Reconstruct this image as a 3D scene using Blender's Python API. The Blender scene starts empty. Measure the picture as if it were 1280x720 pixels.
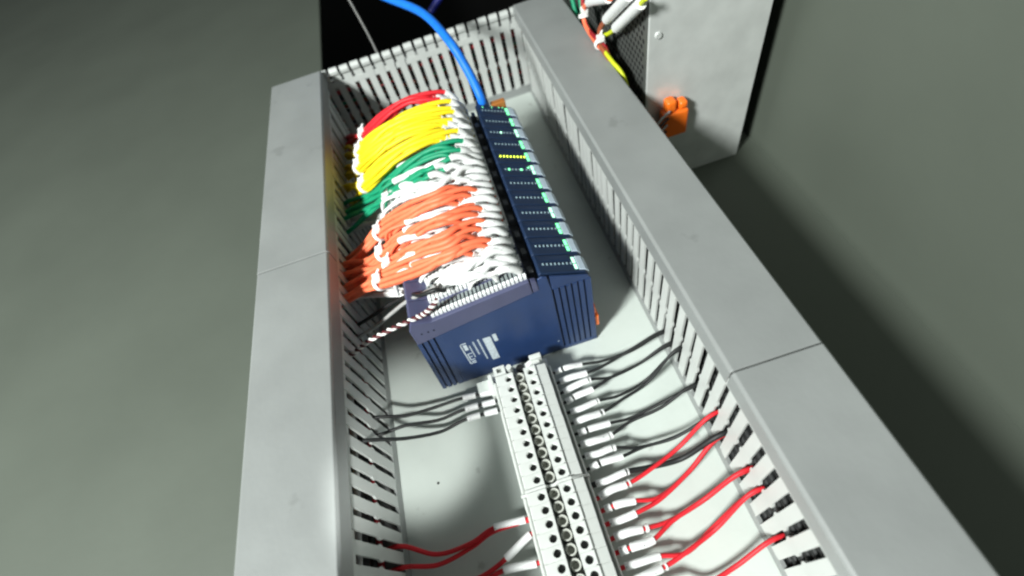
import bpy, bmesh, math, random
from mathutils import Vector, Matrix
random.seed(7)
SC = bpy.context.scene
COL = SC.collection
MM = 0.001

# ------------------------------------------------------------------ camera
cam_d = bpy.data.cameras.new('camera')
cam = bpy.data.objects.new('camera', cam_d); COL.objects.link(cam)
cam_d.sensor_width = 36.0; cam_d.lens = 597.67/1280*36
cam_d.clip_start = 0.005; cam_d.clip_end = 20
cam.location = (13.61*MM, -117.33*MM, 267.19*MM)
cam.rotation_euler = (math.radians(34.312), math.radians(11.031), math.radians(-14.918))
cam_d.dof.use_dof = True; cam_d.dof.focus_distance = 0.245; cam_d.dof.aperture_fstop = 5.6
SC.camera = cam
SC.cycles.filter_width = 2.3

# ------------------------------------------------------------------ light
world = bpy.data.worlds.new('World'); SC.world = world; world.use_nodes = True
bg = world.node_tree.nodes['Background']
bg.inputs[0].default_value = (0.86, 0.97, 0.92, 1); bg.inputs[1].default_value = 0.12

def lamp(name, kind, loc, target, power, size, color=(1, 1, 1), spot=None):
    d = bpy.data.lights.new(name, kind); d.energy = power; d.color = color
    if kind == 'AREA': d.shape = 'DISK'; d.size = size
    else: d.shadow_soft_size = size
    if spot: d.spot_size = math.radians(spot); d.spot_blend = 0.8
    o = bpy.data.objects.new(name, d); COL.objects.link(o)
    o.location = Vector(loc)*MM
    o.rotation_euler = (Vector(target)-Vector(loc)).to_track_quat('-Z', 'Y').to_euler()
    return o
# hand torch beside the phone (left), and the soft room lamp overhead
lamp('torch', 'SPOT', (-45, -126, 185), (-70, -6, 0), 2.3, 0.006, (0.97, 1.0, 0.97), 26)
lamp('room_lamp', 'AREA', (-740, -520, 880), (0, 100, 0), 33.0, 0.20, (0.96, 1.0, 0.97))

SC.view_settings.view_transform = 'Standard'; SC.view_settings.look = 'None'
SC.view_settings.gamma = 1.0; SC.view_settings.exposure = 0.12

# ------------------------------------------------------------------ materials
def mat(name, col, rough=0.5, var=0.06, scale=60, metal=0.0, bump=0.0, spec=0.5, emit=None, coat=0.0, wear=None):
    m = bpy.data.materials.new(name); m.use_nodes = True
    nt = m.node_tree; b = nt.nodes['Principled BSDF']
    b.inputs['Roughness'].default_value = rough; b.inputs['Metallic'].default_value = metal
    b.inputs['Specular IOR Level'].default_value = spec; b.inputs['Coat Weight'].default_value = coat
    if emit:
        b.inputs['Emission Color'].default_value = (*emit[0], 1); b.inputs['Emission Strength'].default_value = emit[1]
    tc = nt.nodes.new('ShaderNodeTexCoord'); n = nt.nodes.new('ShaderNodeTexNoise')
    n.inputs['Scale'].default_value = scale; n.inputs['Detail'].default_value = 5
    nt.links.new(tc.outputs['Object'], n.inputs['Vector'])
    r = nt.nodes.new('ShaderNodeValToRGB')
    r.color_ramp.elements[0].position = 0.3; r.color_ramp.elements[1].position = 0.7
    r.color_ramp.elements[0].color = (*[c*(1-var) for c in col], 1)
    r.color_ramp.elements[1].color = (*[min(1, c*(1+var)) for c in col], 1)
    nt.links.new(n.outputs['Fac'], r.inputs['Fac'])
    out = r.outputs['Color']
    if wear:                                        # small stains / scuffs with a shape of their own
        n2 = nt.nodes.new('ShaderNodeTexNoise'); n2.inputs['Scale'].default_value = wear[1]; n2.inputs['Detail'].default_value = 8
        nt.links.new(tc.outputs['Object'], n2.inputs['Vector'])
        r2 = nt.nodes.new('ShaderNodeValToRGB'); r2.color_ramp.elements[0].position = wear[2]; r2.color_ramp.elements[1].position = wear[2]+0.06
        mx = nt.nodes.new('ShaderNodeMix'); mx.data_type = 'RGBA'
        nt.links.new(n2.outputs['Fac'], r2.inputs['Fac']); nt.links.new(r2.outputs['Color'], mx.inputs['Factor'])
        nt.links.new(out, mx.inputs['A']); mx.inputs['B'].default_value = (*wear[0], 1)
        out = mx.outputs['Result']
    nt.links.new(out, b.inputs['Base Color'])
    rr = nt.nodes.new('ShaderNodeMapRange'); rr.inputs['To Min'].default_value = max(0.05, rough-0.07); rr.inputs['To Max'].default_value = min(1, rough+0.07)
    nt.links.new(n.outputs['Fac'], rr.inputs['Value']); nt.links.new(rr.outputs['Result'], b.inputs['Roughness'])
    if bump:
        bp = nt.nodes.new('ShaderNodeBump'); bp.inputs['Strength'].default_value = bump; bp.inputs['Distance'].default_value = 0.0004
        n3 = nt.nodes.new('ShaderNodeTexNoise'); n3.inputs['Scale'].default_value = scale*12
        nt.links.new(tc.outputs['Object'], n3.inputs['Vector']); nt.links.new(n3.outputs['Fac'], bp.inputs['Height'])
        nt.links.new(bp.outputs['Normal'], b.inputs['Normal'])
    return m
M = {
 'plate': mat('painted_plate', (0.50, 0.545, 0.51), 0.36, 0.07, 22, bump=0.2, wear=((0.36, 0.385, 0.36), 70, 0.66)),
 'enclosure': mat('enclosure_paint', (0.088, 0.102, 0.082), 0.6, 0.06, 9, bump=0.25),
 'duct': mat('duct_pvc', (0.235, 0.247, 0.242), 0.42, 0.07, 30, bump=0.15, wear=((0.20, 0.21, 0.205), 55, 0.66)),
 'finger': mat('duct_finger_pvc', (0.50, 0.52, 0.50), 0.42, 0.05, 40, bump=0.1),
 'black': mat('unlit_black', (0.004, 0.004, 0.004), 0.9, 0.2, 10, spec=0.1),  # near-black colour stands for places that no light reaches
 'blue': mat('housing_blue', (0.014, 0.036, 0.112), 0.42, 0.10, 90, bump=0.2),
 'blue_dark': mat('housing_dark_blue', (0.010, 0.024, 0.062), 0.45, 0.15, 90, bump=0.2),
 'lavender': mat('connector_side', (0.065, 0.07, 0.135), 0.40, 0.08, 90, bump=0.15),  # lighter than the housing blue: grazing light is put into this colour
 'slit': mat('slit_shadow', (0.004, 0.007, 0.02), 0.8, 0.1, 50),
 'greydark': mat('channel_grey', (0.10, 0.105, 0.115), 0.4, 0.2, 120),
 'conn': mat('connector_white', (0.78, 0.80, 0.80), 0.4, 0.03, 120),
 'conngrey': mat('connector_grey', (0.22, 0.25, 0.25), 0.4, 0.12, 150),
 'term': mat('terminal_grey', (0.54, 0.56, 0.535), 0.42, 0.05, 110, bump=0.1),
 'funnel': mat('funnel_grey', (0.42, 0.43, 0.39), 0.35, 0.12, 160),
 'hole': mat('screw_hole_shade', (0.010, 0.010, 0.010), 0.6, 0.3, 300, metal=0.2),  # black colour carries the shade inside the terminal holes
 'steel': mat('galvanised', (0.66, 0.68, 0.66), 0.42, 0.08, 60, metal=0.35, bump=0.1),
 'tag': mat('tag_pale', (0.46, 0.55, 0.64), 0.35, 0.06, 200),
 'sleeve': mat('sleeve_white', (0.76, 0.77, 0.76), 0.45, 0.03, 200, wear=((0.10, 0.10, 0.11), 460, 0.655)),
 'tie': mat('tie_white', (0.82, 0.82, 0.80), 0.35, 0.03, 200),
 'clear': mat('clear_clip', (0.62, 0.66, 0.62), 0.25, 0.08, 120),
 'orange_plastic': mat('orange_plastic', (0.85, 0.16, 0.012), 0.35, 0.10, 90),
 'brownorange': mat('amber_plastic', (0.35, 0.13, 0.03), 0.35, 0.10, 90),
 'print': mat('white_print', (0.50, 0.56, 0.60), 0.5, 0.2, 700),
 'rod': mat('grey_rod', (0.40, 0.40, 0.38), 0.4, 0.1, 90),
 'led_pale': mat('led_pale', (0.25, 0.35, 0.40), 0.3, 0.1, 200),
 'led_green': mat('led_green', (0.3, 0.9, 0.5), 0.3, 0.05, 200, emit=((0.15, 1.0, 0.35), 1.5)),
 'led_white': mat('led_white', (0.6, 0.9, 0.8), 0.3, 0.05, 200, emit=((0.4, 1.0, 0.6), 1.3)),
 'led_yellow': mat('led_yellow', (0.8, 0.9, 0.1), 0.3, 0.05, 200, emit=((0.75, 1.0, 0.05), 2.8)),
}
def wm(name, col, r=0.5): M[name] = mat('wire_'+name, col, r, 0.09, 260, spec=0.35, bump=0.1)
wm('orange', (0.88, 0.185, 0.085)); wm('red', (0.62, 0.018, 0.028)); wm('yellow', (0.86, 0.66, 0.015)); wm('green', (0.008, 0.26, 0.13))
wm('blue_c', (0.010, 0.17, 0.72)); wm('blackw', (0.014, 0.015, 0.015)); wm('white', (0.74, 0.74, 0.72)); wm('grey', (0.30, 0.30, 0.29))
wm('brown', (0.30, 0.075, 0.03)); wm('darkred', (0.33, 0.012, 0.02)); wm('maroon', (0.09, 0.012, 0.016)); wm('navy', (0.006, 0.01, 0.12)); wm('lime', (0.55, 0.62, 0.02))

# perforated case of the power supply
def perforated():
    m = mat('perforated_case', (0.13, 0.14, 0.13), 0.4, 0.08, 60, metal=0.4)
    return m
M['perf'] = perforated(); M['perfhole'] = mat('case_hole', (0.006, 0.006, 0.006), 0.9, 0.1, 30)

# ------------------------------------------------------------------ mesh helpers (millimetres)
class MB:
    def __init__(s): s.v = []; s.f = []; s.sm = []
    def add(s, vs, fs, smooth=False):
        o = len(s.v); s.v += [tuple(v) for v in vs]
        s.f += [tuple(o+i for i in f) for f in fs]; s.sm += [smooth]*len(fs); return s
    def box(s, x0, x1, y0, y1, z0, z1):
        return s.add([(x0,y0,z0),(x1,y0,z0),(x1,y1,z0),(x0,y1,z0),(x0,y0,z1),(x1,y0,z1),(x1,y1,z1),(x0,y1,z1)],
                     [(0,3,2,1),(4,5,6,7),(0,1,5,4),(1,2,6,5),(2,3,7,6),(3,0,4,7)])
    def prism(s, prof, a, b):
        """profile (x,z) counter-clockwise seen from -y, extruded along y from a to b"""
        n = len(prof); vs = [(x, a, z) for x, z in prof]+[(x, b, z) for x, z in prof]
        fs = [tuple(range(n)), tuple(range(2*n-1, n-1, -1))]
        fs += [((i+1) % n, i, n+i, n+(i+1) % n) for i in range(n)]
        return s.add(vs, fs)
    def cyl(s, c, r0, r1, z0, z1, n=14, cap=True):
        vs = []
        for r, z in ((r0, z0), (r1, z1)):
            vs += [(c[0]+r*math.cos(2*math.pi*i/n), c[1]+r*math.sin(2*math.pi*i/n), z) for i in range(n)]
        s.add(vs, [(i, (i+1) % n, n+(i+1) % n, n+i) for i in range(n)], True)
        if cap: s.add(vs, [tuple(range(n-1, -1, -1)), tuple(range(n, 2*n))])
        return s
    def tube(s, path, r, n=8, flat=1.0):
        P = [Vector(p) for p in path]; rings = []
        t = (P[1]-P[0]).normalized(); up = Vector((0, 0, 1)) if abs(t.z) < 0.9 else Vector((0, 1, 0))
        nrm = (up-t*up.dot(t)).normalized()
        for i, p in enumerate(P):
            t = (P[min(i+1, len(P)-1)]-P[max(i-1, 0)]).normalized()
            nrm = (nrm-t*nrm.dot(t)).normalized(); bi = t.cross(nrm)
            rr = r[i] if isinstance(r, (list, tuple)) else r
            rings.append([p+nrm*rr*flat*math.sin(2*math.pi*k/n)+bi*rr*math.cos(2*math.pi*k/n) for k in range(n)])
        vs = [v for q in rings for v in q]; m = len(P)
        s.add(vs, [(i*n+k, i*n+(k+1) % n, (i+1)*n+(k+1) % n, (i+1)*n+k) for i in range(m-1) for k in range(n)], True)
        s.add(vs, [tuple(range(n-1, -1, -1)), tuple(range((m-1)*n, m*n))])
        return s
    def mesh(s, name, m, org=(0, 0, 0)):
        me = bpy.data.meshes.new(name)
        me.from_pydata([((v[0]-org[0])*MM, (v[1]-org[1])*MM, (v[2]-org[2])*MM) for v in s.v], [], s.f)
        me.polygons.foreach_set('use_smooth', s.sm); me.materials.append(m)
        bm = bmesh.new(); bm.from_mesh(me); bmesh.ops.recalc_face_normals(bm, faces=bm.faces); bm.to_mesh(me); bm.free()
        me.update(); return me

def obj(name, me, parent=None, loc=(0, 0, 0), bevel=0, seg=2):
    o = bpy.data.objects.new(name, me); COL.objects.link(o); o.location = Vector(loc)*MM
    if parent: o.parent = parent
    if bevel:
        b = o.modifiers.new('bevel', 'BEVEL'); b.width = bevel*MM; b.segments = seg; b.limit_method = 'ANGLE'; b.angle_limit = math.radians(35)
        b.harden_normals = False
    return o
def tag(o, label=None, cat=None, group=None, kind=None):
    if label: o['label'] = label
    if cat: o['category'] = cat
    if group: o['group'] = group
    if kind: o['kind'] = kind
    return o
def thing(name, label, cat, loc=(0, 0, 0), group=None):
    o = bpy.data.objects.new(name, None); COL.objects.link(o); o.location = Vector(loc)*MM; o.empty_display_size = 0.01
    return tag(o, label, cat, group)
def structure(name, mb, m, bevel=0): return tag(obj(name, mb.mesh(name, m), None, bevel=bevel), kind='structure')
def spline(pts, k=8):
    P = [Vector(p) for p in pts]; Q = [P[0]*2-P[1]]+P+[P[-1]*2-P[-2]]; out = []
    for i in range(1, len(Q)-2):
        a, b, c, d = Q[i-1], Q[i], Q[i+1], Q[i+2]
        for j in range(k):
            t = j/k
            out.append(0.5*((2*b)+(c-a)*t+(2*a-5*b+4*c-d)*t*t+(3*b-a-3*c+d)*t**3))
    out.append(P[-1]); return out
def cut_len(path, a, b):
    """the stretch of a path between two arc lengths"""
    out = []; L = 0
    for i in range(len(path)-1):
        d = (path[i+1]-path[i]).length
        for t in (0, 0.5):
            l = L+d*t
            if a <= l <= b: out.append(path[i].lerp(path[i+1], t))
        L += d
    return out

# ------------------------------------------------------------------ the setting
structure('mounting_plate', MB().box(-126, 124, -330, 338, -2.5, 0), M['plate'], 0.4)
structure('enclosure_back', MB().add([(-1400, -400, -16), (232, -400, -16), (232, 340, -16), (-128, 340, -16), (-128, 1800, -16), (-1400, 1800, -16)]+[(-1400, -400, -19), (232, -400, -19), (232, 340, -19), (-128, 340, -19), (-128, 1800, -19), (-1400, 1800, -19)],
    [(0, 1, 2, 3, 4, 5), (11, 10, 9, 8, 7, 6)]+[(i, 6+i, 6+(i+1) % 6, (i+1) % 6) for i in range(6)]), M['enclosure'])
structure('enclosure_wall_right', MB().box(232, 235, -330, 340, -19, 232), M['enclosure'], 0.6)
tag(obj('drill_hole', MB().cyl((0, 0), .75, .75, 0, .05, 12).mesh('drill_hole', M['black']), bpy.data.objects['mounting_plate'], (-61.5, -35.1, 0.02)))
structure('dark_backdrop', MB().box(-2500, 2500, -1500, 3500, -420, -400), M['black'])  # black sheet added as the dark open space beyond the panel

# ------------------------------------------------------------------ wiring ducts
PITCH = 9.2
def finger_mesh(bead):
    h = 2.8
    prof = [(-h, 7), (h, 7), (h, 32.5), (3.7, 34.5), (3.7, 36.5), (h, 38.5), (h, 60), (h+.05, 66), (3.5, 67), (3.5, 77), (3.2, 78), (-3.2, 78), (-3.5, 77), (-3.5, 67), (-h-.05, 66), (-h, 60), (-h, 38.5), (-3.7, 36.5), (-3.7, 34.5), (-h, 32.5)]
    mb = MB().prism(prof, 0, 1.1)
    if not bead: return mb.mesh('finger', M['finger'])
    # hooked bead that the lid snaps over
    mb.add([(x, y, z) for x in (-3.45, 3.45) for y, z in ((0.1, 71), (-1.9, 73), (-2.2, 75.5), (-1.0, 77.6), (0.1, 77.9))],
           [(0, 1, 2, 3, 4), (9, 8, 7, 6, 5), (0, 5, 6, 1), (1, 6, 7, 2), (2, 7, 8, 3), (3, 8, 9, 4)])
    return mb.mesh('finger', M['finger'])
FINGER, FINGER_LID = finger_mesh(True), finger_mesh(False)
def duct(label, loc, rotz, length, width, phase, lid, backh=78, tagcat='duct'):
    """local x along the duct, front wall on y=0 looking to -y; slots at phase + k*PITCH"""
    t = thing('wiring_duct', label, 'cable duct', loc); t.rotation_euler.z = rotz
    mb = MB().box(0, length, 0, width, 0.2, 2.2); mb.box(0, length, -0.05, 1.75, 0.25, 8.0)
    obj('base', mb.mesh('base', M['duct']), t)
    obj('back_wall', MB().box(0, length, width-1.7, width, 2.2, backh).mesh('back_wall', M['duct']), t)
    obj('rail', MB().box(0, length, 0.2, 0.9, 61.5, 66.3).mesh('rail', M['finger']), t)
    x = phase % PITCH - PITCH/2
    while x < length-3:
        if x > 3:
            f = obj('finger', FINGER_LID if lid else FINGER, t, (x, 0, 0)); f.rotation_euler.x = random.uniform(-.012, .012); f.rotation_euler.z = random.uniform(-.02, .02)
        x += PITCH
    if lid:
        prof = [(-2.6, 69.5), (-1.9, 69.5), (-1.7, 78.6), (width+1.7, 78.6), (width+1.9, 69.5), (width+2.6, 69.5), (width+2.5, 79.2), (width+1.3, 80.4), (-1.3, 80.4), (-2.5, 79.2)]
        n = len(prof)
        for a, b in ((-1, lid), (lid+.7, length)):      # two lengths of cover butted together
            mb = MB()
            mb.add([(x, y, z) for x in (a, b) for y, z in prof],
                   [tuple(range(n)), tuple(range(2*n-1, n-1, -1))]+[(i, (i+1) % n, n+(i+1) % n, n+i) for i in range(n)])
            o = obj('lid', mb.mesh('lid', M['duct']), t, bevel=0.35)
            if a > 0: o.location.z = 0.0003
    return t
# top duct: x along world x, front wall at y=286
duct('open topped grey slotted duct running across the top of the panel', (-128, 286, 0), 0, 358, 40, 33.6+128, False, backh=50)
# right duct: front wall faces -x -> local -y = world -x : rotz = -90deg, local x = -world y
duct('grey slotted duct with smooth closed lid along the right of the controller', (85.5, 283.5, 0), -math.pi/2, 600, 33.5, 283.5-1.6, 338.0)
# left duct: front wall faces +x : rotz = +90deg, local x = world y
duct('grey slotted duct on the left that the coloured wire bundles enter', (-82.5, -320, 0), math.pi/2, 603.5, 38, -35.6+320, 402.0)
def lslot(y): return -35.6+PITCH*round((y+35.6)/PITCH)
def rslot(y): return 1.6+PITCH*round((y-1.6)/PITCH)
def tslot(x): return 33.6+PITCH*round((x-33.6)/PITCH)

# ------------------------------------------------------------------ wires
def wire(pts, r, m, label, group=None, name='wire', k=8, n=8, sleeves=(), sr=None, smat='sleeve', flat=1.0):
    path = spline(pts, k); o0 = path[0]
    w = obj(name, MB().tube(path, r, n).mesh(name, M[m], o0), None, o0)
    tag(w, label, 'wire', group)
    for a, b in sleeves:
        c = cut_len(path, a, b)
        if len(c) > 1: obj('marker_sleeve', MB().tube(c, sr or r*1.55, 10, flat).mesh('marker_sleeve', M[smat], o0), w)
    return w
def J(a): return random.uniform(-a, a)

# wires lying inside the ducts, seen through the slots
inside = [('darkred', 297, 24), ('brown', 302, 33), ('green', 296, 45), ('yellow', 306, 40), ('blackw', 300, 53), ('darkred', 308, 16), ('navy', 312, 30), ('grey', 314, 48), ('red', 298, 14), ('blackw', 303, 22), ('blackw', 310, 56), ('white', 305, 28)]
names = {'darkred': 'dark red', 'brown': 'brown', 'green': 'green', 'yellow': 'yellow', 'blackw': 'black', 'navy': 'dark blue', 'grey': 'grey', 'red': 'bright red', 'white': 'white', 'orange': 'orange'}
for c, y, z in inside:
    pts = [(x, y+J(3), z+J(5)) for x in range(-124, 225, 43)]
    pos = {('darkred', 24): ', front one', ('darkred', 16): ', low one', ('blackw', 53): ', front one', ('blackw', 22): ', low one', ('blackw', 56): ', rear one'}.get((c, z), '')
    wire(pts, 1.7, c, f'{names[c]} wire lying inside the top duct behind its slots{pos}', k=5, n=6)
for c, x, z in [('darkred', -92, 18), ('white', -93, 40), ('blackw', -90.5, 28), ('brown', -97, 52), ('red', -99, 34), ('grey', -104, 24), ('blackw', -94, 58), ('yellow', -101, 46)]:
    pts = [(x+J(2), y, z+J(5)) for y in range(-300, 270, 57)]
    lab = f'{names[c]} wire lying inside the left duct behind its slots' if (c, z) != ('blackw', 58) else 'black wire lying highest inside the left duct behind its slots'
    if (c, z) == ('blackw', 28): lab = 'black wire lying low inside the left duct behind its slots'
    wire(pts, 1.8, c, lab, k=5, n=6)

for q in range(16):
    c = ('blackw', 'blackw', 'brown', 'darkred')[q % 4]
    pts = [(x, 291.5+(q % 3)*2.6+J(1), 11+q*3.0+J(2)) for x in range(-124, 225, 43)]
    wire(pts, 1.7, c, f'{names[c]} wire packed close behind the slots of the top duct', f'{names[c]} wires packed in the top duct', k=5, n=6)
# ------------------------------------------------------------------ controller: end cover and twelve modules
Y0, MP = 18.6, 12.6
HEAD = [(26.0, 58), (51.4, 55), (51.4, 66), (49.8, 69.3), (27.2, 79.6), (26.0, 78.6)]
CONN = [(-43.8, 58), (20.6, 66), (20.6, 79.4), (-31, 73.2), (-41, 76.5), (-43.5, 71)]
BODY = [(-49, 0.3), (51.4, 0.3), (51.4, 55), (26, 66), (20.6, 68), (-44.4, 57)]
def ztop(x): return 79.4+(x-20.6)*(79.4-73.2)/51.6
def zhead(x): return 79.6+(x-27.2)*(69.3-79.6)/22.6
g = 0.25
me_body = MB().prism(BODY, g, MP-g).mesh('housing', M['blue'])
me_head = MB().prism(HEAD, g, MP-g).mesh('display_head', M['blue_dark'])
me_conn_w = MB().prism(CONN, g, MP-g).mesh('terminal_connector', M['conn'])
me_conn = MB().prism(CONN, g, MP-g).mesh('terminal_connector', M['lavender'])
mb = MB().prism([(20.9, 66), (25.8, 66), (25.8, 71), (20.9, 73)], g, MP-g); mb.prism([(21.6, 70), (24.6, 70), (24.4, 77.4), (22.0, 77.8)], 4.2, 8.4)
me_lever = mb.mesh('lever', M['greydark'])
def combs(x0, x1, dx, w, y0, y1, h0, h1, m, nm):
    mb = MB(); x = x0
    while x < x1:
        z = ztop(x); mb.add([(x, y0, z+h0), (x+w, y0, z+h0), (x+w, y1, z+h0), (x, y1, z+h0), (x, y0, z+h1), (x+w, y0, z+h1+.2), (x+w, y1, z+h1+.2), (x, y1, z+h1)],
               [(0,3,2,1),(4,5,6,7),(0,1,5,4),(1,2,6,5),(2,3,7,6),(3,0,4,7)]); x += dx
    return mb.mesh(nm, M[m])
me_c1 = combs(-30.5, 20, 2.13, 1.55, -0.1, 2.0, -1.5, 2.6, 'conn', 'terminal_comb')
me_c2 = combs(-30.5, 20, 2.13, 1.3, 3.4, 6.6, -1.5, 1.6, 'conngrey', 'clamp_comb')
me_c3 = combs(-30.5, 20, 2.13, 1.55, 9.0, 12.2, -1.5, 2.6, 'conn', 'terminal_comb')
mb = MB()
for x in range(0, 8):
    xx = 29.6+x*2.0
    mb.box(xx, xx+0.8, 5.4, 6.6, zhead(xx)-.8, zhead(xx)+.12)
me_leds = mb.mesh('status_lights', M['led_pale'])
me_leds_y = mb.mesh('status_lights', M['led_yellow'])
mb = MB().prism([(28.2, zhead(28.2)-1), (44.4, zhead(44.4)-1), (44.4, zhead(44.4)+.5), (28.2, zhead(28.2)+.5)], 8.2, 11.2)
me_rib = mb.mesh('grip_rib', M['blue_dark'])
mb = MB().prism([(47.0, zhead(47)-1), (50.4, 66), (51.9, 66), (51.9, 67.2), (50.2, 69.8), (47.0, zhead(47)+.7)], 1.6, 10.6)
me_tag = mb.mesh('marker_tag', M['tag'])
mb = MB()
for y0, y1 in ((2.2, 5.4), (6.2, 10.0)):
    mb.add([(x, y, zhead(x)+dz) for dz in (-.6, .25) for x, y in ((45.0, y0), (46.5, y0), (46.5, y1), (45.0, y1))], [(0,3,2,1),(4,5,6,7),(0,1,5,4),(1,2,6,5),(2,3,7,6),(3,0,4,7)])
me_strip = mb.mesh('link_lights', M['led_white']); me_strip_g = mb.mesh('link_lights', M['led_green'])
def dots(lst, m):
    mb = MB()
    for x, y in lst: mb.box(x, x+1.1, y, y+1.3, zhead(x)-.9, zhead(x)+.2)
    return mb.mesh('lit_light', M[m])
ordn = ['first', 'second', 'third', 'fourth', 'fifth', 'sixth', 'seventh', 'eighth', 'ninth', 'tenth', 'eleventh', 'farthest']
for i in range(12):
    lab = f'slim dark blue input module, {ordn[i]} from the slotted end cover'
    if i == 7: lab = 'slim dark blue module with a full row of lit yellow-green lamps'
    if i == 11: lab = 'farthest slim blue module, where the blue cable plugs in'
    t = thing('input_module', lab, 'controller module', (0, Y0+2.0+i*MP, 0), 'slim modules of the blue controller')
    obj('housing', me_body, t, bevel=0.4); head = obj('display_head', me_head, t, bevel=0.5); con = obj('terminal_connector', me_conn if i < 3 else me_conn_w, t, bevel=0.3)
    obj('lever', me_lever, t); obj('terminal_comb', me_c1, con); obj('clamp_comb', me_c2, con); obj('terminal_comb', me_c3, con)
    obj('grip_rib', me_rib, head); obj('marker_tag', me_tag, head, bevel=0.3)
    obj('status_lights', me_leds_y if i == 7 else me_leds, head)
    obj('link_lights', me_strip if i % 3 == 0 else me_strip_g, head)
    if i == 6: obj('lit_light', dots([(31.5, 5.3), (38.5, 5.3), (43, 7.5)], 'led_green'), head)
    if i == 9: obj('lit_light', dots([(35.5, 5.3)], 'led_white'), head)
    if i == 11:
        obj('lit_light', dots([(30, 8.5), (36, 9.0), (40.5, 9.2), (42.8, 9.2)], 'led_green'), head)
        obj('cable_socket', MB().box(27.5, 36, MP-.3, MP+6, 62, 78).mesh('cable_socket', M['blue_dark']), t, bevel=0.6)
        obj('amber_plug', MB().box(37, 47, MP-.2, MP+4.5, 60, 75.5).mesh('amber_plug', M['brownorange']), t, bevel=0.8)
# end cover
t = thing('end_cover', 'dark blue end cover of the controller with vent slits and white print', 'end cover', (0, Y0, 0))
yb, yf = 2.0, 0.0
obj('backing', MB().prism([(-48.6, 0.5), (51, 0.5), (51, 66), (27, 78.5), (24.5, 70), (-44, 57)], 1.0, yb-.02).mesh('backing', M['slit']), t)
panel = [(-35.0, 0.3), (30.6, 0.3), (30.6, 66.5), (29.6, 78.3), (27.2, 79.4), (24.8, 78.6), (23.4, 70), (21, 69.2), (-31.5, 59.4)]
obj('panel', MB().prism(panel, yf, 1.0).mesh('panel', M['blue']), t, bevel=0.4)
sl = [31.6+i*3.32 for i in range(7)]
for i in range(6):
    a, b = sl[i], sl[i]+2.35
    if i == 5: b = 51.4
    obj('vent_bar', MB().prism([(a, 4.0), (b, 4.0), (b, 65.8), (a, 65.8)], yf+.05, 1.0).mesh('vent_bar', M['blue']), t)
obj('foot_strip', MB().prism([(30.8, 0.3), (51.4, 0.3), (51.4, 3.6), (30.8, 3.6)], yf+.02, 1.0).mesh('foot_strip', M['blue']), t)
obj('shoulder', MB().prism([(30.8, 66.3), (51.4, 66.3), (49.8, 69.2), (30.8, 77.9)], yf+.02, 1.0).mesh('shoulder', M['blue']), t, bevel=0.3)
for i in range(4):
    # slanted bars beside the left vent slits
    x0 = -48.8+i*3.4; x1 = x0+2.3
    if i == 3: x1 = -35.15
    obj('vent_bar', MB().prism([(x0, 0.3), (x1, 0.3), (x1+4.0, 57.4+i*.6), (x0+4.0, 57.0+i*.6)], yf+.05, 1.0).mesh('vent_bar', M['blue']), t)
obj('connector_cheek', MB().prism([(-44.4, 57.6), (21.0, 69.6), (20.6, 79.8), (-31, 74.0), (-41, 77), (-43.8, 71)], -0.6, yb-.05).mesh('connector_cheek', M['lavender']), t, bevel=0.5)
obj('cheek_latch', MB().prism([(21.3, 69.6), (24.4, 70.2), (24.0, 78.6), (21.3, 79.6)], -0.4, yb-.05).mesh('cheek_latch', M['lavender']), t, bevel=0.4)
mb = MB()
for x in (-39.5, -36, -33): mb.box(x, x+.9, -.75, -.5, 66, 67.2)
obj('cheek_holes', mb.mesh('cheek_holes', M['slit']), t)
mb = MB()
for x in (24.3,): mb.box(27.5, 28.2, -.12, .1, 12.2, 12.9)
# white print: approval marks, code lines and the type plate
def pr(x0, x1, z0, z1, sh=0.0): mb.prism([(x0, z0), (x1, z0), (x1+sh, z1), (x0+sh, z1)], -.1, .05)
pr(-25.6, -25.0, 20, 44); pr(-25.6, -21.8, 43.3, 44); pr(-24.2, -22.2, 36, 42); pr(-24.4, -23.9, 24, 32); pr(-23.9, -21.6, 24, 24.6); pr(-23.9, -21.6, 31.4, 32); pr(-23.9, -22.2, 27.7, 28.3)
pr(-21.2, -20.7, 26, 40); pr(-25.0, -21.8, 20, 20.6); pr(-24.2, -21.9, 21.6, 22.4)
for k in range(9): pr(-18.6, -17.7, 28+k*1.7, 28.9+k*1.7)
for k in range(12): pr(-15.6, -14.7, 20+k*2, 21.3+k*2)
pr(-12.6, -8.2, 16.5, 42.5)
pr(-7.0, -4.8, 36, 43.5)
obj('printed_marks', mb.mesh('printed_marks', M['print']), t)['kind'] = 'stuff'
mb = MB().box(51.5, 54.2, 1.0, 9.0, 14, 25); mb.box(51.5, 53.0, 2.0, 7.0, 25, 34)
obj('release_lever', mb.mesh('release_lever', M['orange_plastic']), t, bevel=1.0, seg=3)

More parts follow.
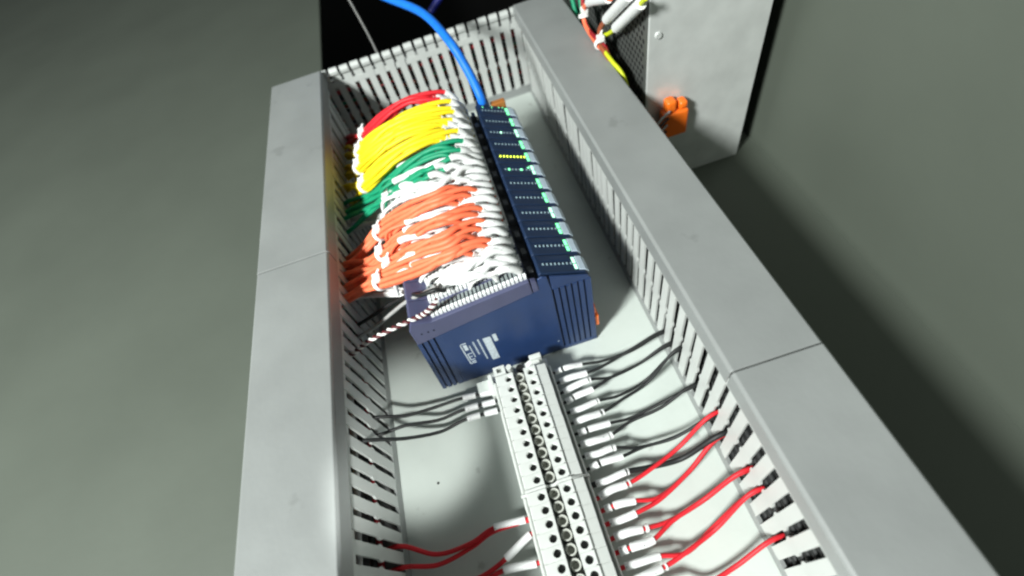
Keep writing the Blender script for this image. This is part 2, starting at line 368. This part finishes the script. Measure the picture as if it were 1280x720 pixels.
# ------------------------------------------------------------------ coloured bundles from the controller
END = {'red': (240, 28), 'yt': (219, 31), 'ym': (196, 33), 'yb': (168, 37), 'gA': (150, 38), 'gB': (130, 40), 'wh': (140, 30), 'o1': (92, 44), 'o2': (83, 45), 'o3': (74, 46), 'o4': (64, 47), 'w1': (74, 32), 'gC': (113, 42)}
CTR = {
'red': [(8.2, 176, 89), (-12.6, 178.6, 93), (-34.8, 184.9, 84), (-55.8, 197.1, 68)],
'yt': [(8.6, 159, 89), (-18.1, 160.3, 92), (-42.9, 162, 84), (-60.4, 178, 68)],
'ym': [(7, 147, 89), (-17.5, 147, 93), (-41.5, 147, 86), (-60.4, 160, 70)],
'yb': [(5.8, 134, 89), (-16.8, 132.4, 92), (-40.3, 132, 84), (-60.2, 142, 68)],
'gA': [(15.7, 119.1, 89), (-3.4, 120.4, 92), (-25.4, 123.5, 85), (-49.8, 132.1, 68)],
'gB': [(17.4, 104.4, 89), (-1.6, 104.9, 91), (-21.9, 112.0, 84), (-50.6, 123.2, 66)],
'wh': [(17.3, 93.5, 88), (0.7, 91.3, 89), (-19.1, 99.5, 81), (-38.3, 112.0, 62)],
'o1': [(7.5, 81.1, 89), (-10.5, 79.7, 92), (-30.8, 84.7, 84), (-53.3, 95.6, 68)],
'o2': [(8.8, 66.3, 89), (-8.7, 65.4, 92), (-28.1, 70.7, 84), (-53.5, 78.5, 68)],
'o3': [(6.2, 54.7, 89), (-11.0, 52.9, 91), (-29.9, 57.8, 84), (-50.2, 68.4, 68)],
'o4': [(8.8, 43.7, 89), (-9.1, 41.5, 91), (-27.5, 45.4, 84), (-56.8, 58.7, 68)],
'w1': [(13.1, 31.0, 87), (1.0, 29.3, 87), (-16.5, 34.3, 80), (-36.9, 47.0, 62)],
}
HEX = [(0, 0), (1, 0), (.5, .87), (-.5, .87), (-1, 0), (-.5, -.87), (.5, -.87), (1.5, .87), (-1.5, .87), (0, 1.73)]
def bundle(key, col, count, r, label, spread, group, xr=(4, 18), sl=(6, 17), flat=1.0):
    c = [Vector(p) for p in CTR[key]]; ye, ze = END[key]; sy = lslot(ye)
    order = list(range(count)); random.shuffle(order)
    for i in range(count):
        u = (i+.5)/count*2-1
        xs = xr[0]+(xr[1]-xr[0])*((i*0.618) % 1)
        ys = c[0].y+u*spread
        h = HEX[i % len(HEX)]; d = r*2.05
        p0 = (xs, ys, ztop(xs)-1); p1 = (xs-.8, ys+J(.6), ztop(xs)+6+J(.8))
        p2 = (xs-8, ys+J(1), c[0].z+2.0+h[1]*d*.6+J(.8))
        p3 = (min(c[1].x-2, xs-16), c[1].y+u*spread*.75+J(.6), c[1].z+h[1]*d*.8)
        p4 = (c[2].x+J(1), c[2].y+h[0]*d*flat+u*spread*.25, c[2].z+h[1]*d)
        p5 = (c[3].x, c[3].y+h[0]*d*flat*.9, c[3].z+h[1]*d*.9)
        ds = lslot(ye+(PITCH if i % 2 else 0)); zz = ze+9-order[i]//2*r*2.3
        p6 = (-79, ds+J(.3), zz+2); p7 = (-92, ds+J(.5), zz-2); p8 = (-97, ds+8, zz-4)
        wire([p0, p1, p2, p3, p4, p5, p6, p7, p8], r*random.uniform(.95, 1.05), col, label, group, k=6, sleeves=[sl], sr=min(r*1.45, 2.0))
bundle('red', 'red', 6, 1.45, 'red wire of the arched bundle at the far end of the controller', 3.5, 'red wires at the far end of the controller')
bundle('yt', 'yellow', 9, 1.5, 'yellow wire of the bundle next to the red arch', 5.5, 'yellow wires next to the red bundle')
bundle('ym', 'yellow', 9, 1.5, 'yellow wire in the middle of the broad yellow band', 6, 'yellow wires in the middle of the band')
bundle('yb', 'yellow', 8, 1.5, 'yellow wire of the bundle next to the green wires', 5, 'yellow wires next to the green wires')
bundle('gA', 'green', 5, 1.45, 'green wire of the strand next to the yellow band', 6, 'green wires next to the yellow band', xr=(10, 19))
bundle('gB', 'green', 4, 1.4, 'green wire of the strand next to the white wires', 5, 'green wires next to the white wires', xr=(0, 17), sl=(6, 24))
bundle('wh', 'white', 4, 1.2, 'white wire between the green and the orange bundles', 7, 'white wires between green and orange', sl=(5, 30))
onames = ['farthest tied bundle, next to the white wires', 'second tied bundle counted from the white wires', 'third tied bundle counted from the white wires', 'tied bundle nearest the end cover']
for k, nm, cnt in zip(('o1', 'o2', 'o3', 'o4'), onames, (8, 7, 6, 8)):
    bundle(k, 'orange', cnt, 1.5, f'orange wire of the {nm}', 4.9, f'orange wires of the {nm}', xr=(2, 15), sl=(5, 13))
bundle('w1', 'white', 4, 1.3, 'white wire loosely looped above the nearest modules', 6.5, 'white wires above the nearest modules', sl=(5, 46), xr=(6, 19))

# short marked leads that fill the terminals under the bundles
cols = ['white', 'white', 'green', 'white', 'orange', 'grey', 'white']
for i in range(12):
    for j, xs in enumerate((-20, -11, -3, 5, 12, 18)):
        for s in (-1, 1):
            if i == 0 and (xs < 16): continue
            if i == 1 and xs < -5: continue
            if random.random() < .05: continue
            y = Y0+2+i*MP+MP/2+s*3.1
            zt = ztop(xs)
            c = 'white' if i in (0, 1, 2, 6) else ('orange' if i in (3, 4, 5) else ('green' if i in (7, 8) and j < 4 else ('yellow' if i in (9, 10) else 'white')))
            L = random.uniform(15, 23)
            pts = [(xs, y, zt-1), (xs-.8+J(.5), y+J(.5), zt+5), (xs-6, y+J(.6), zt+9.0+J(.7)), (xs-L*.75, y+J(.8)+1, zt+8.0+J(1)), (max(xs-L-8, -46), y+J(1)+3, zt+1.5+J(2)), (max(xs-L-14, -50), y+J(2)+5, zt-14)]
            wire(pts, 1.15, c, f'short {c} lead with white marker sleeve in the {ordn[i]} module', f'short marked leads of the {ordn[i]} module', k=5, n=7, sleeves=[(4.5, 4.5+L*.9)], sr=2.0)

# bundle ties
def tie(loc, d, R, label):
    d = Vector(d).normalized(); a = d.orthogonal().normalized(); b = d.cross(a); c = Vector(loc)
    mb = MB()
    ring = [c+a*R*math.cos(2*math.pi*i/18)+b*R*math.sin(2*math.pi*i/18) for i in range(19)]
    for off in (-.8, 0, .8):
        mb.tube([p+d*off for p in ring], 0.7, 6)
    o = thing('cable_tie', label, 'cable tie', c)
    obj('band', mb.mesh('band', M['tie'], c), o)
    h = c+Vector((0.1, -.2, 1))*R
    obj('head', MB().box(h.x-2.3, h.x+2.3, h.y-2.4, h.y+2.4, h.z-1, h.z+3.0).mesh('head', M['tie'], c), o, bevel=0.6)
    obj('tail', MB().tube(spline([h+Vector((0, 0, 1)), h+Vector((1, 1.5, 3.2)), h+Vector((2.5, 3, 4.2))], 4), 0.8, 6, .5).mesh('tail', M['tie'], c), o)
for k, f, R, nm in (('o1', 1, 4.2, 'farthest orange bundle'), ('o2', 1, 4.0, 'second orange bundle from the white wires'), ('o3', 1, 3.8, 'second nearest orange bundle'), ('o4', 1, 4.2, 'orange bundle nearest the end cover'),
                    ('yt', .9, 4.4, 'yellow bundle next to the red arch'), ('ym', 1.0, 4.4, 'middle yellow bundle'), ('yb', .95, 4.2, 'yellow bundle next to the green wires'), ('gB', .8, 3.6, 'green strand'), ('red', 1, 3.8, 'red arched bundle')):
    c = [Vector(p) for p in CTR[k]]; p = c[2].lerp(c[3], f)
    tie(p, c[3]-c[2], R, f'white cable tie round the {nm}')

# twisted red and white pair and grey lead at the near end
for q in range(14):  # black wires added so the slots of the lidded duct look dark
    pts = [(90.6+(q % 2)*2.5+J(.5), y, 7+q*4.3+J(1.2)) for y in range(-300, 283, 53)]
    wire(pts, 2.2, 'blackw', 'black wire added inside the lidded right duct to darken its slots', 'black wires added to darken the right duct', k=5, n=6)
p = [(-24, 21.5, 85), (-31, 20.5, 80), (-38, 21.2, 77), (-52, 22.4, 73), (-68, 27, 63), (-79, lslot(30), 55), (-92, lslot(30), 50)]
path = spline(p, 16)
for c, ph, nm in (('white', 0, 'white'), ('maroon', math.pi, 'dark maroon')):
    q = []
    for i, v in enumerate(path):
        tt = (path[min(i+1, len(path)-1)]-path[max(0, i-1)]).normalized(); a = tt.orthogonal().normalized(); b = tt.cross(a)
        q.append(v+(a*math.cos(i*.95+ph)+b*math.sin(i*.95+ph))*.7)
    wire(q, .75, c, f'{nm} strand of the twisted pair leaving the near end of the controller', k=2)
wire([(-24, 33, 82), (-28, 33.5, 79), (-42, 36, 73), (-55, 40, 62), (-70, lslot(46), 46), (-92, lslot(46), 38)], 1.1, 'grey', 'thin grey lead curving from the near module to the left duct')
wire([(-20, 28, 82), (-24, 27, 86), (-32, 30, 82), (-40, 40, 72), (-55, 50, 58), (-79, lslot(56), 42), (-92, lslot(56), 38)], 1.2, 'blackw', 'thin black lead curving from the near module under the orange bundle')

# blue network cable
wire([(32, Y0+2+12*MP+3, 72), (31.8, Y0+2+12*MP+4, 82), (29, 190, 95), (23.5, 205, 109), (13, 247, 112), (-8, 284, 114), (-40, 318, 124), (-80, 350, 132), (-130, 372, 130)], 3.0, 'blue_c', 'thick blue network cable arching over the top duct', name='network_cable', n=12)
wire([(-41.5, 329, 108), (-39.9, 330, 91), (-38.1, 330, 68), (-37.5, 330, 40)], 0.9, 'grey', 'thin grey wire standing behind the top duct')
wire([(20, 345, 70), (45, 342, 88), (70, 342, 92), (110, 346, 86), (150, 352, 60)], 3.4, 'navy', 'dark blue cable behind the top duct')

# ------------------------------------------------------------------ rail and terminal strip
t = thing('mounting_rail', 'zinc plated mounting rail under the terminal strip', 'rail', (0, -150, 0))
prof = [(-17.5, 5.6), (-12.5, 5.6), (-12.5, 0.2), (12.5, 0.2), (12.5, 5.6), (17.5, 5.6), (17.5, 6.6), (11.5, 6.6), (11.5, 1.2), (-11.5, 1.2), (-11.5, 6.6), (-17.5, 6.6)]
obj('rail_profile', MB().prism(prof, 0, 164).mesh('rail_profile', M['steel']), t)
HX = 6.444; HW = 3.06
TP = [(-16, 6.8), (-16, 16.6), (-15.3, 17.6), (-14.6, 17.2), (-14.3, 15), (-13.7, 15), (-13.5, 23.2), (-12.9, 24), (-3.3, 24), (-3.1, 13.5), (2.9, 13.5), (3.0, 24), (9.7, 24), (10.1, 23.0), (15.6, 21.6), (16.0, 15.5), (16.7, 15.5), (16.9, 17.4), (17.6, 17.6), (18.2, 16.8), (18.2, 6.8)][::-1]
def cut_holes(me, cutters):
    a = bpy.data.objects.new('tmp', me); COL.objects.link(a)
    cm = cutters.mesh('cut', M['term']); b = bpy.data.objects.new('tmp_cut', cm); COL.objects.link(b)
    md = a.modifiers.new('b', 'BOOLEAN'); md.object = b; md.operation = 'DIFFERENCE'; md.solver = 'EXACT'
    bpy.context.view_layer.update(); dg = bpy.context.evaluated_depsgraph_get()
    r = bpy.data.meshes.new_from_object(a.evaluated_get(dg))
    bpy.data.objects.remove(a); bpy.data.objects.remove(b); return r
cut = MB()
for x in (-HX, HX): cut.cyl((x, 0), 1.85, 1.95, 12, 25, 16)
for x0, x1 in ((-14, -12.2), (8.9, 10.6)): cut.box(x0, x1, -3.2, -2.6, 22.6, 25)
for x0, x1 in ((-17, -14.8), (17.0, 19)): cut.box(x0, x1, -1.6, 1.6, 9, 14)
me_term = cut_holes(MB().prism(TP, -HW, HW).mesh('terminal_body', M['term']), cut); me_term.name = 'terminal_body'
me_shade_plug = MB().cyl((0, 0), 1.84, 1.84, 11.9, 20.8, 12).mesh('shade_plug', M['hole'])  # black plug set high in the hole, its colour giving the shade inside
mb = MB().cyl((-.2, 0), 2.75, 2.6, 12, 21.4, 18, cap=False)
n = 18
def ringz(r, z): return [(-.2+r*math.cos(2*math.pi*i/n), r*math.sin(2*math.pi*i/n), z) for i in range(n)]
mb.add(ringz(2.6, 21.4)+ringz(1.95, 21.4), [(i, (i+1) % n, n+(i+1) % n, n+i) for i in range(n)])
mb.add(ringz(1.95, 21.4)+ringz(1.5, 17.2), [(i, (i+1) % n, n+(i+1) % n, n+i) for i in range(n)], True)
mb.add(ringz(1.5, 17.2), [tuple(range(n))])
me_fun = mb.mesh('bridge_socket', M['funnel'])
tord = ['first', 'second', 'third', 'fourth', 'fifth', 'sixth', 'seventh', 'eighth', 'ninth', 'tenth']
TY = []
for sec, cnt in ((0, 10), (1, 9)):
    for i in range(cnt):
        y = -6.2*i if sec == 0 else -(63.8+6.2*i)
        TY.append(y)
        lab = f'pale grey rail terminal, {tord[i]} from the controller' if sec == 0 else f'pale grey rail terminal, {tord[i]} after the divider plate'
        t = thing('rail_terminal', lab, 'terminal block', (J(.08), y, J(.1)), 'terminals of the strip')
        obj('terminal_body', me_term, t)
        obj('shade_plug', me_shade_plug, t, (-HX, 0, 0)); obj('shade_plug', me_shade_plug, t, (HX, 0, 0)); obj('bridge_socket', me_fun, t)
# divider plate between the two runs
tp2 = [(x*1.03, z+.6) for x, z in TP]
tag(obj('divider_plate', MB().prism([(-16.6, 6.8), (18.8, 6.8), (18.8, 17.9), (16.2, 19.8), (10, 24.3), (3, 24.3), (1, 21), (-2, 21), (-3, 24.3), (-13.6, 24.3), (-14, 18), (-16.6, 18)], -60.5, -59.1).mesh('divider_plate', M['term'], (0, -59.8, 6.8)), None, (0, -59.8, 6.8), bevel=.25), 'thin pale divider plate between the two runs of terminals', 'divider')
# end clamp
t = thing('end_clamp', 'pale end clamp closing the terminal strip beside the blue controller', 'end clamp', (0, 6.6, 0))
obj('clamp_body', MB().prism([(-13, 6.8), (17, 6.8), (17, 14), (13, 19.5), (8, 20), (3, 16), (-2, 16), (-3, 20), (-13, 20)], -3, 2.6).mesh('clamp_body', M['term']), t, bevel=.4)
obj('clamp_top', cut_holes(MB().box(-13.4, -6.8, -3, 2.4, 20.1, 24.4).mesh('clamp_top', M['term']), MB().box(-11.6, -8.4, -1.6, 1.2, 21.5, 25)), t)
obj('post', MB().cyl((-4.4, -.4), 1.7, 1.6, 16, 25.4, 16).mesh('post', M['term']), t)
obj('clamp_screw', MB().cyl((1.2, .4), 2.2, 2.2, 14, 18.5, 14).mesh('clamp_screw', M['hole']), t)
obj('hook', MB().box(8, 15, 1.2, 4.2, 14, 22.2).mesh('hook', M['term']), t, bevel=.5)
# clear clip at the left of the strip
t = thing('marker_clip', 'small clear plastic clip at the left of the strip, beside three black wires', 'clip', (-21.5, 5.5, 0))
obj('clip_plate', MB().box(-4.5, 4.5, -3.6, 3.6, 6.9, 13).mesh('clip_plate', M['clear']), t, bevel=.5)
obj('clip_rim', MB().box(3.0, 5.4, -8.5, 5.0, 7, 15.5).mesh('clip_rim', M['term']), t, bevel=.4)

# ------------------------------------------------------------------ wires of the terminal strip
tidx = {0: 'first', 1: 'second'}
for i, y in enumerate(TY):
    red = i >= 11
    c = 'red' if red else 'blackw'
    sec = i < 10
    which = (f'{tord[i]} terminal from the controller' if sec else f'{tord[i-10]} terminal after the divider plate')
    pi = i//2; pr_ = random.Random(pi*7+3); odd = i % 2
    a = J(1.2)+(1.0 if not odd else 1.6); L = random.uniform(34.5, 38.5)
    ym = y+a+(-2.2 if not odd else 2.2)+pr_.uniform(-1.5, 1.5)
    sy = rslot(y-3.1*(1-2*odd)+(12 if red else 5)+pr_.uniform(-3, 3))
    ze = (10 if i < 4 else 17)+pr_.uniform(0, 9)+odd*2.6
    pts = [(14, y, 11.6), (18.4, y+J(.4), 11.5), (27, y+a*.5+J(.7), 12.0+J(1.2)), (L, y+a, 10.5+J(1.2)), (L+12, ym+J(.8)+1, 8.5+odd*1.2), (66, ym*.5+sy*.5+J(1.2), 8+odd*2.2+pr_.uniform(0, 4)), (83, sy, ze), (98, sy+J(1), ze-2)]
    wire(pts, (1.05 if red else .85) if i != 10 else 1.4, c, f'{"red" if red else "black"} wire right of the {which}', 'wires on the right of the strip', k=7, sleeves=[(6.0, L-15-J(1)), (L-14.6, L-13+J(.5))] if i % 3 else [(6.0, L*.45-6), (L*.45-5.2, L-13.5)], sr=random.uniform(1.75, 2.0), flat=.82)
for i, (y0, y1, z1, a) in enumerate([(1.2, -2, 27, 2.6), (-5.0, -4, 25, 1.6), (-10.6, -13, 43, 1.2)]):
    sy = lslot(y1)
    which = ['nearest the controller', 'in the middle of three', 'third from the controller'][i]
    wire([(-14, y0, 11.5), (-18, y0, 11.6), (-37, y0+a, 11), (-52, y0+a-1.0-i, 13), (-68, (y0+sy)/2+J(1.5), 19+i*3), (-81, sy, z1), (-95, sy, z1+2)], 1.0, 'blackw', f'black wire with white sleeve on the left of the strip, {which}', 'black wires on the left of the strip', sleeves=[(3.6, 12.5), (13.2, 22.5)], sr=1.85)
for y0, a, e1, e2, z1, which in [(-69.0, 1.0, -67, -64, 14, 'the farthest of the red ones'), (-69.6, .2, -75, -72, 12, 'crossing its neighbour'), (-76.2, -7.5, -84, -88, 12, 'with its sleeve pointing down and left'), (-88.4, 1.5, -94, -98, 14, 'nearest the bottom edge')]:
    sy = lslot(e2)
    wire([(-14, y0, 11.5), (-18, y0, 11.6), (-35, y0+a, 10.5), (-48, y0+a-3, 8+J(2)), (-66, (y0+a+e1)/2-3, 7), (-81, sy, z1), (-95, sy, z1)], 1.15, 'red', f'red wire with white sleeve, left of the strip, {which}', 'red wires on the left of the strip', sleeves=[] if 'crossing' in which else [(3.6, 20.5)], sr=1.9)

# ------------------------------------------------------------------ power supply behind the right duct
t = thing('power_supply', 'silver power supply with perforated dark side behind the right duct', 'power supply', (135, 143, -16))
case = MB().box(0.6, 78, 0.6, 150, 0.2, 168)
case_o = obj('case', case.mesh('case', M['perf']), t, bevel=.8)
obj('front_panel', MB().box(0, 78.5, -1.2, 0.5, 0, 168.5).mesh('front_panel', M['steel']), t, bevel=.5)
obj('side_frame', MB().box(-0.4, 0.55, 0.7, 3.0, 0, 168).mesh('side_frame', M['perf']), t)
mb = MB()
for r in range(26):
    for q in range(30):
        yy = 7+q*4.7+(2.35 if r % 2 else 0); zz = 30+r*4.2
        mb.add([(0.45, yy+1.6*math.cos(k*math.pi/3), zz+1.6*math.sin(k*math.pi/3)) for k in range(6)], [(0, 1, 2, 3, 4, 5)])
o = obj('vent_holes', mb.mesh('vent_holes', M['perfhole']), case_o); o['kind'] = 'stuff'
obj('rivet', MB().cyl((0, 0), 2.2, 1.8, 0, 1.2, 12).mesh('rivet', M['steel']), t, (6, -1.2, 120)).rotation_euler.x = math.pi/2
# orange plug at the foot of the supply
t = thing('orange_plug', 'bright orange plug with dark pins at the foot of the power supply', 'plug', (148, 136, 32))
mb = MB().box(-4, 14, -4, 5, 0, 20); mb.box(-2, 5, -3.4, 4.4, 20.2, 29); mb.box(7, 13, -3.4, 4.4, 20.2, 26)
obj('plug_body', mb.mesh('plug_body', M['orange_plastic']), t, bevel=2, seg=3)
for k in range(5):
    obj('pin', MB().tube([(-3+k*.6, -5+k*.2, 3+k*5), (-7, -7, 1+k*5.2), (-10-k*.5, -9, -1+k*5)], .9, 6).mesh('pin', M['blackw' if k % 2 else 'grey']), t)
# heavy sleeved leads in front of the supply
def lead(pts, r, c, label, slv, sr): return wire(pts, r, c, label, 'sleeved leads beside the power supply', sleeves=slv, sr=sr, k=8)
lead([(123, 138, 135), (123, 144, 130.6), (123, 180, 101.7), (121.5, 188, 92), (120, 184, 85), (119.8, 176, 83.4), (124, 160, 72), (127, 150, 40)], 1.6, 'brown', 'brown lead in the fat white sleeve farther from the silver front', [(6, 52)], 3.2)
lead([(126, 128, 135), (126, 135, 129), (126, 177, 95), (122, 188, 87), (120, 183, 84), (121, 166, 82), (124.5, 153, 75), (127, 140, 50)], 1.4, 'lime', 'yellow-green lead in the fat white sleeve nearest the silver front', [(6, 58)], 3.3)
lead([(121, 165, 122), (121, 169.6, 120), (121, 207.5, 102), (120, 215, 93), (119.5, 212, 86), (119.5, 196, 83.5), (119.5, 183, 83.6), (122.5, 176, 79), (126, 172, 50)], 1.7, 'orange', 'orange-red lead with a white sleeve nearest the top duct', [(4, 46)], 3.0)
lead([(124, 225, 112), (122, 222, 98), (120.5, 217, 89), (119.8, 205, 84.5), (120, 188, 85.8), (123, 178, 80), (126, 170, 52)], 1.5, 'darkred', 'dark red lead hanging over the edge of the right duct lid', [], 3)
lead([(123, 233, 108), (121.5, 226, 96), (120.8, 219, 88), (122.5, 212, 80), (126, 205, 55)], 1.5, 'green', 'green lead hanging over the edge of the right duct lid', [], 3)
wire([(126, 268, 92), (126, 256, 76), (126, 245, 62), (126, 236, 8)], 1.6, 'green', 'green lead dropping between duct and power supply')
tie((119.8, 184, 85), (0.0, -1, -.1), 3.2, 'white cable tie round the leads beside the perforated case')
tie((120.2, 216, 90), (0.1, .5, 1), 3.2, 'white cable tie round the leads nearest the top duct')
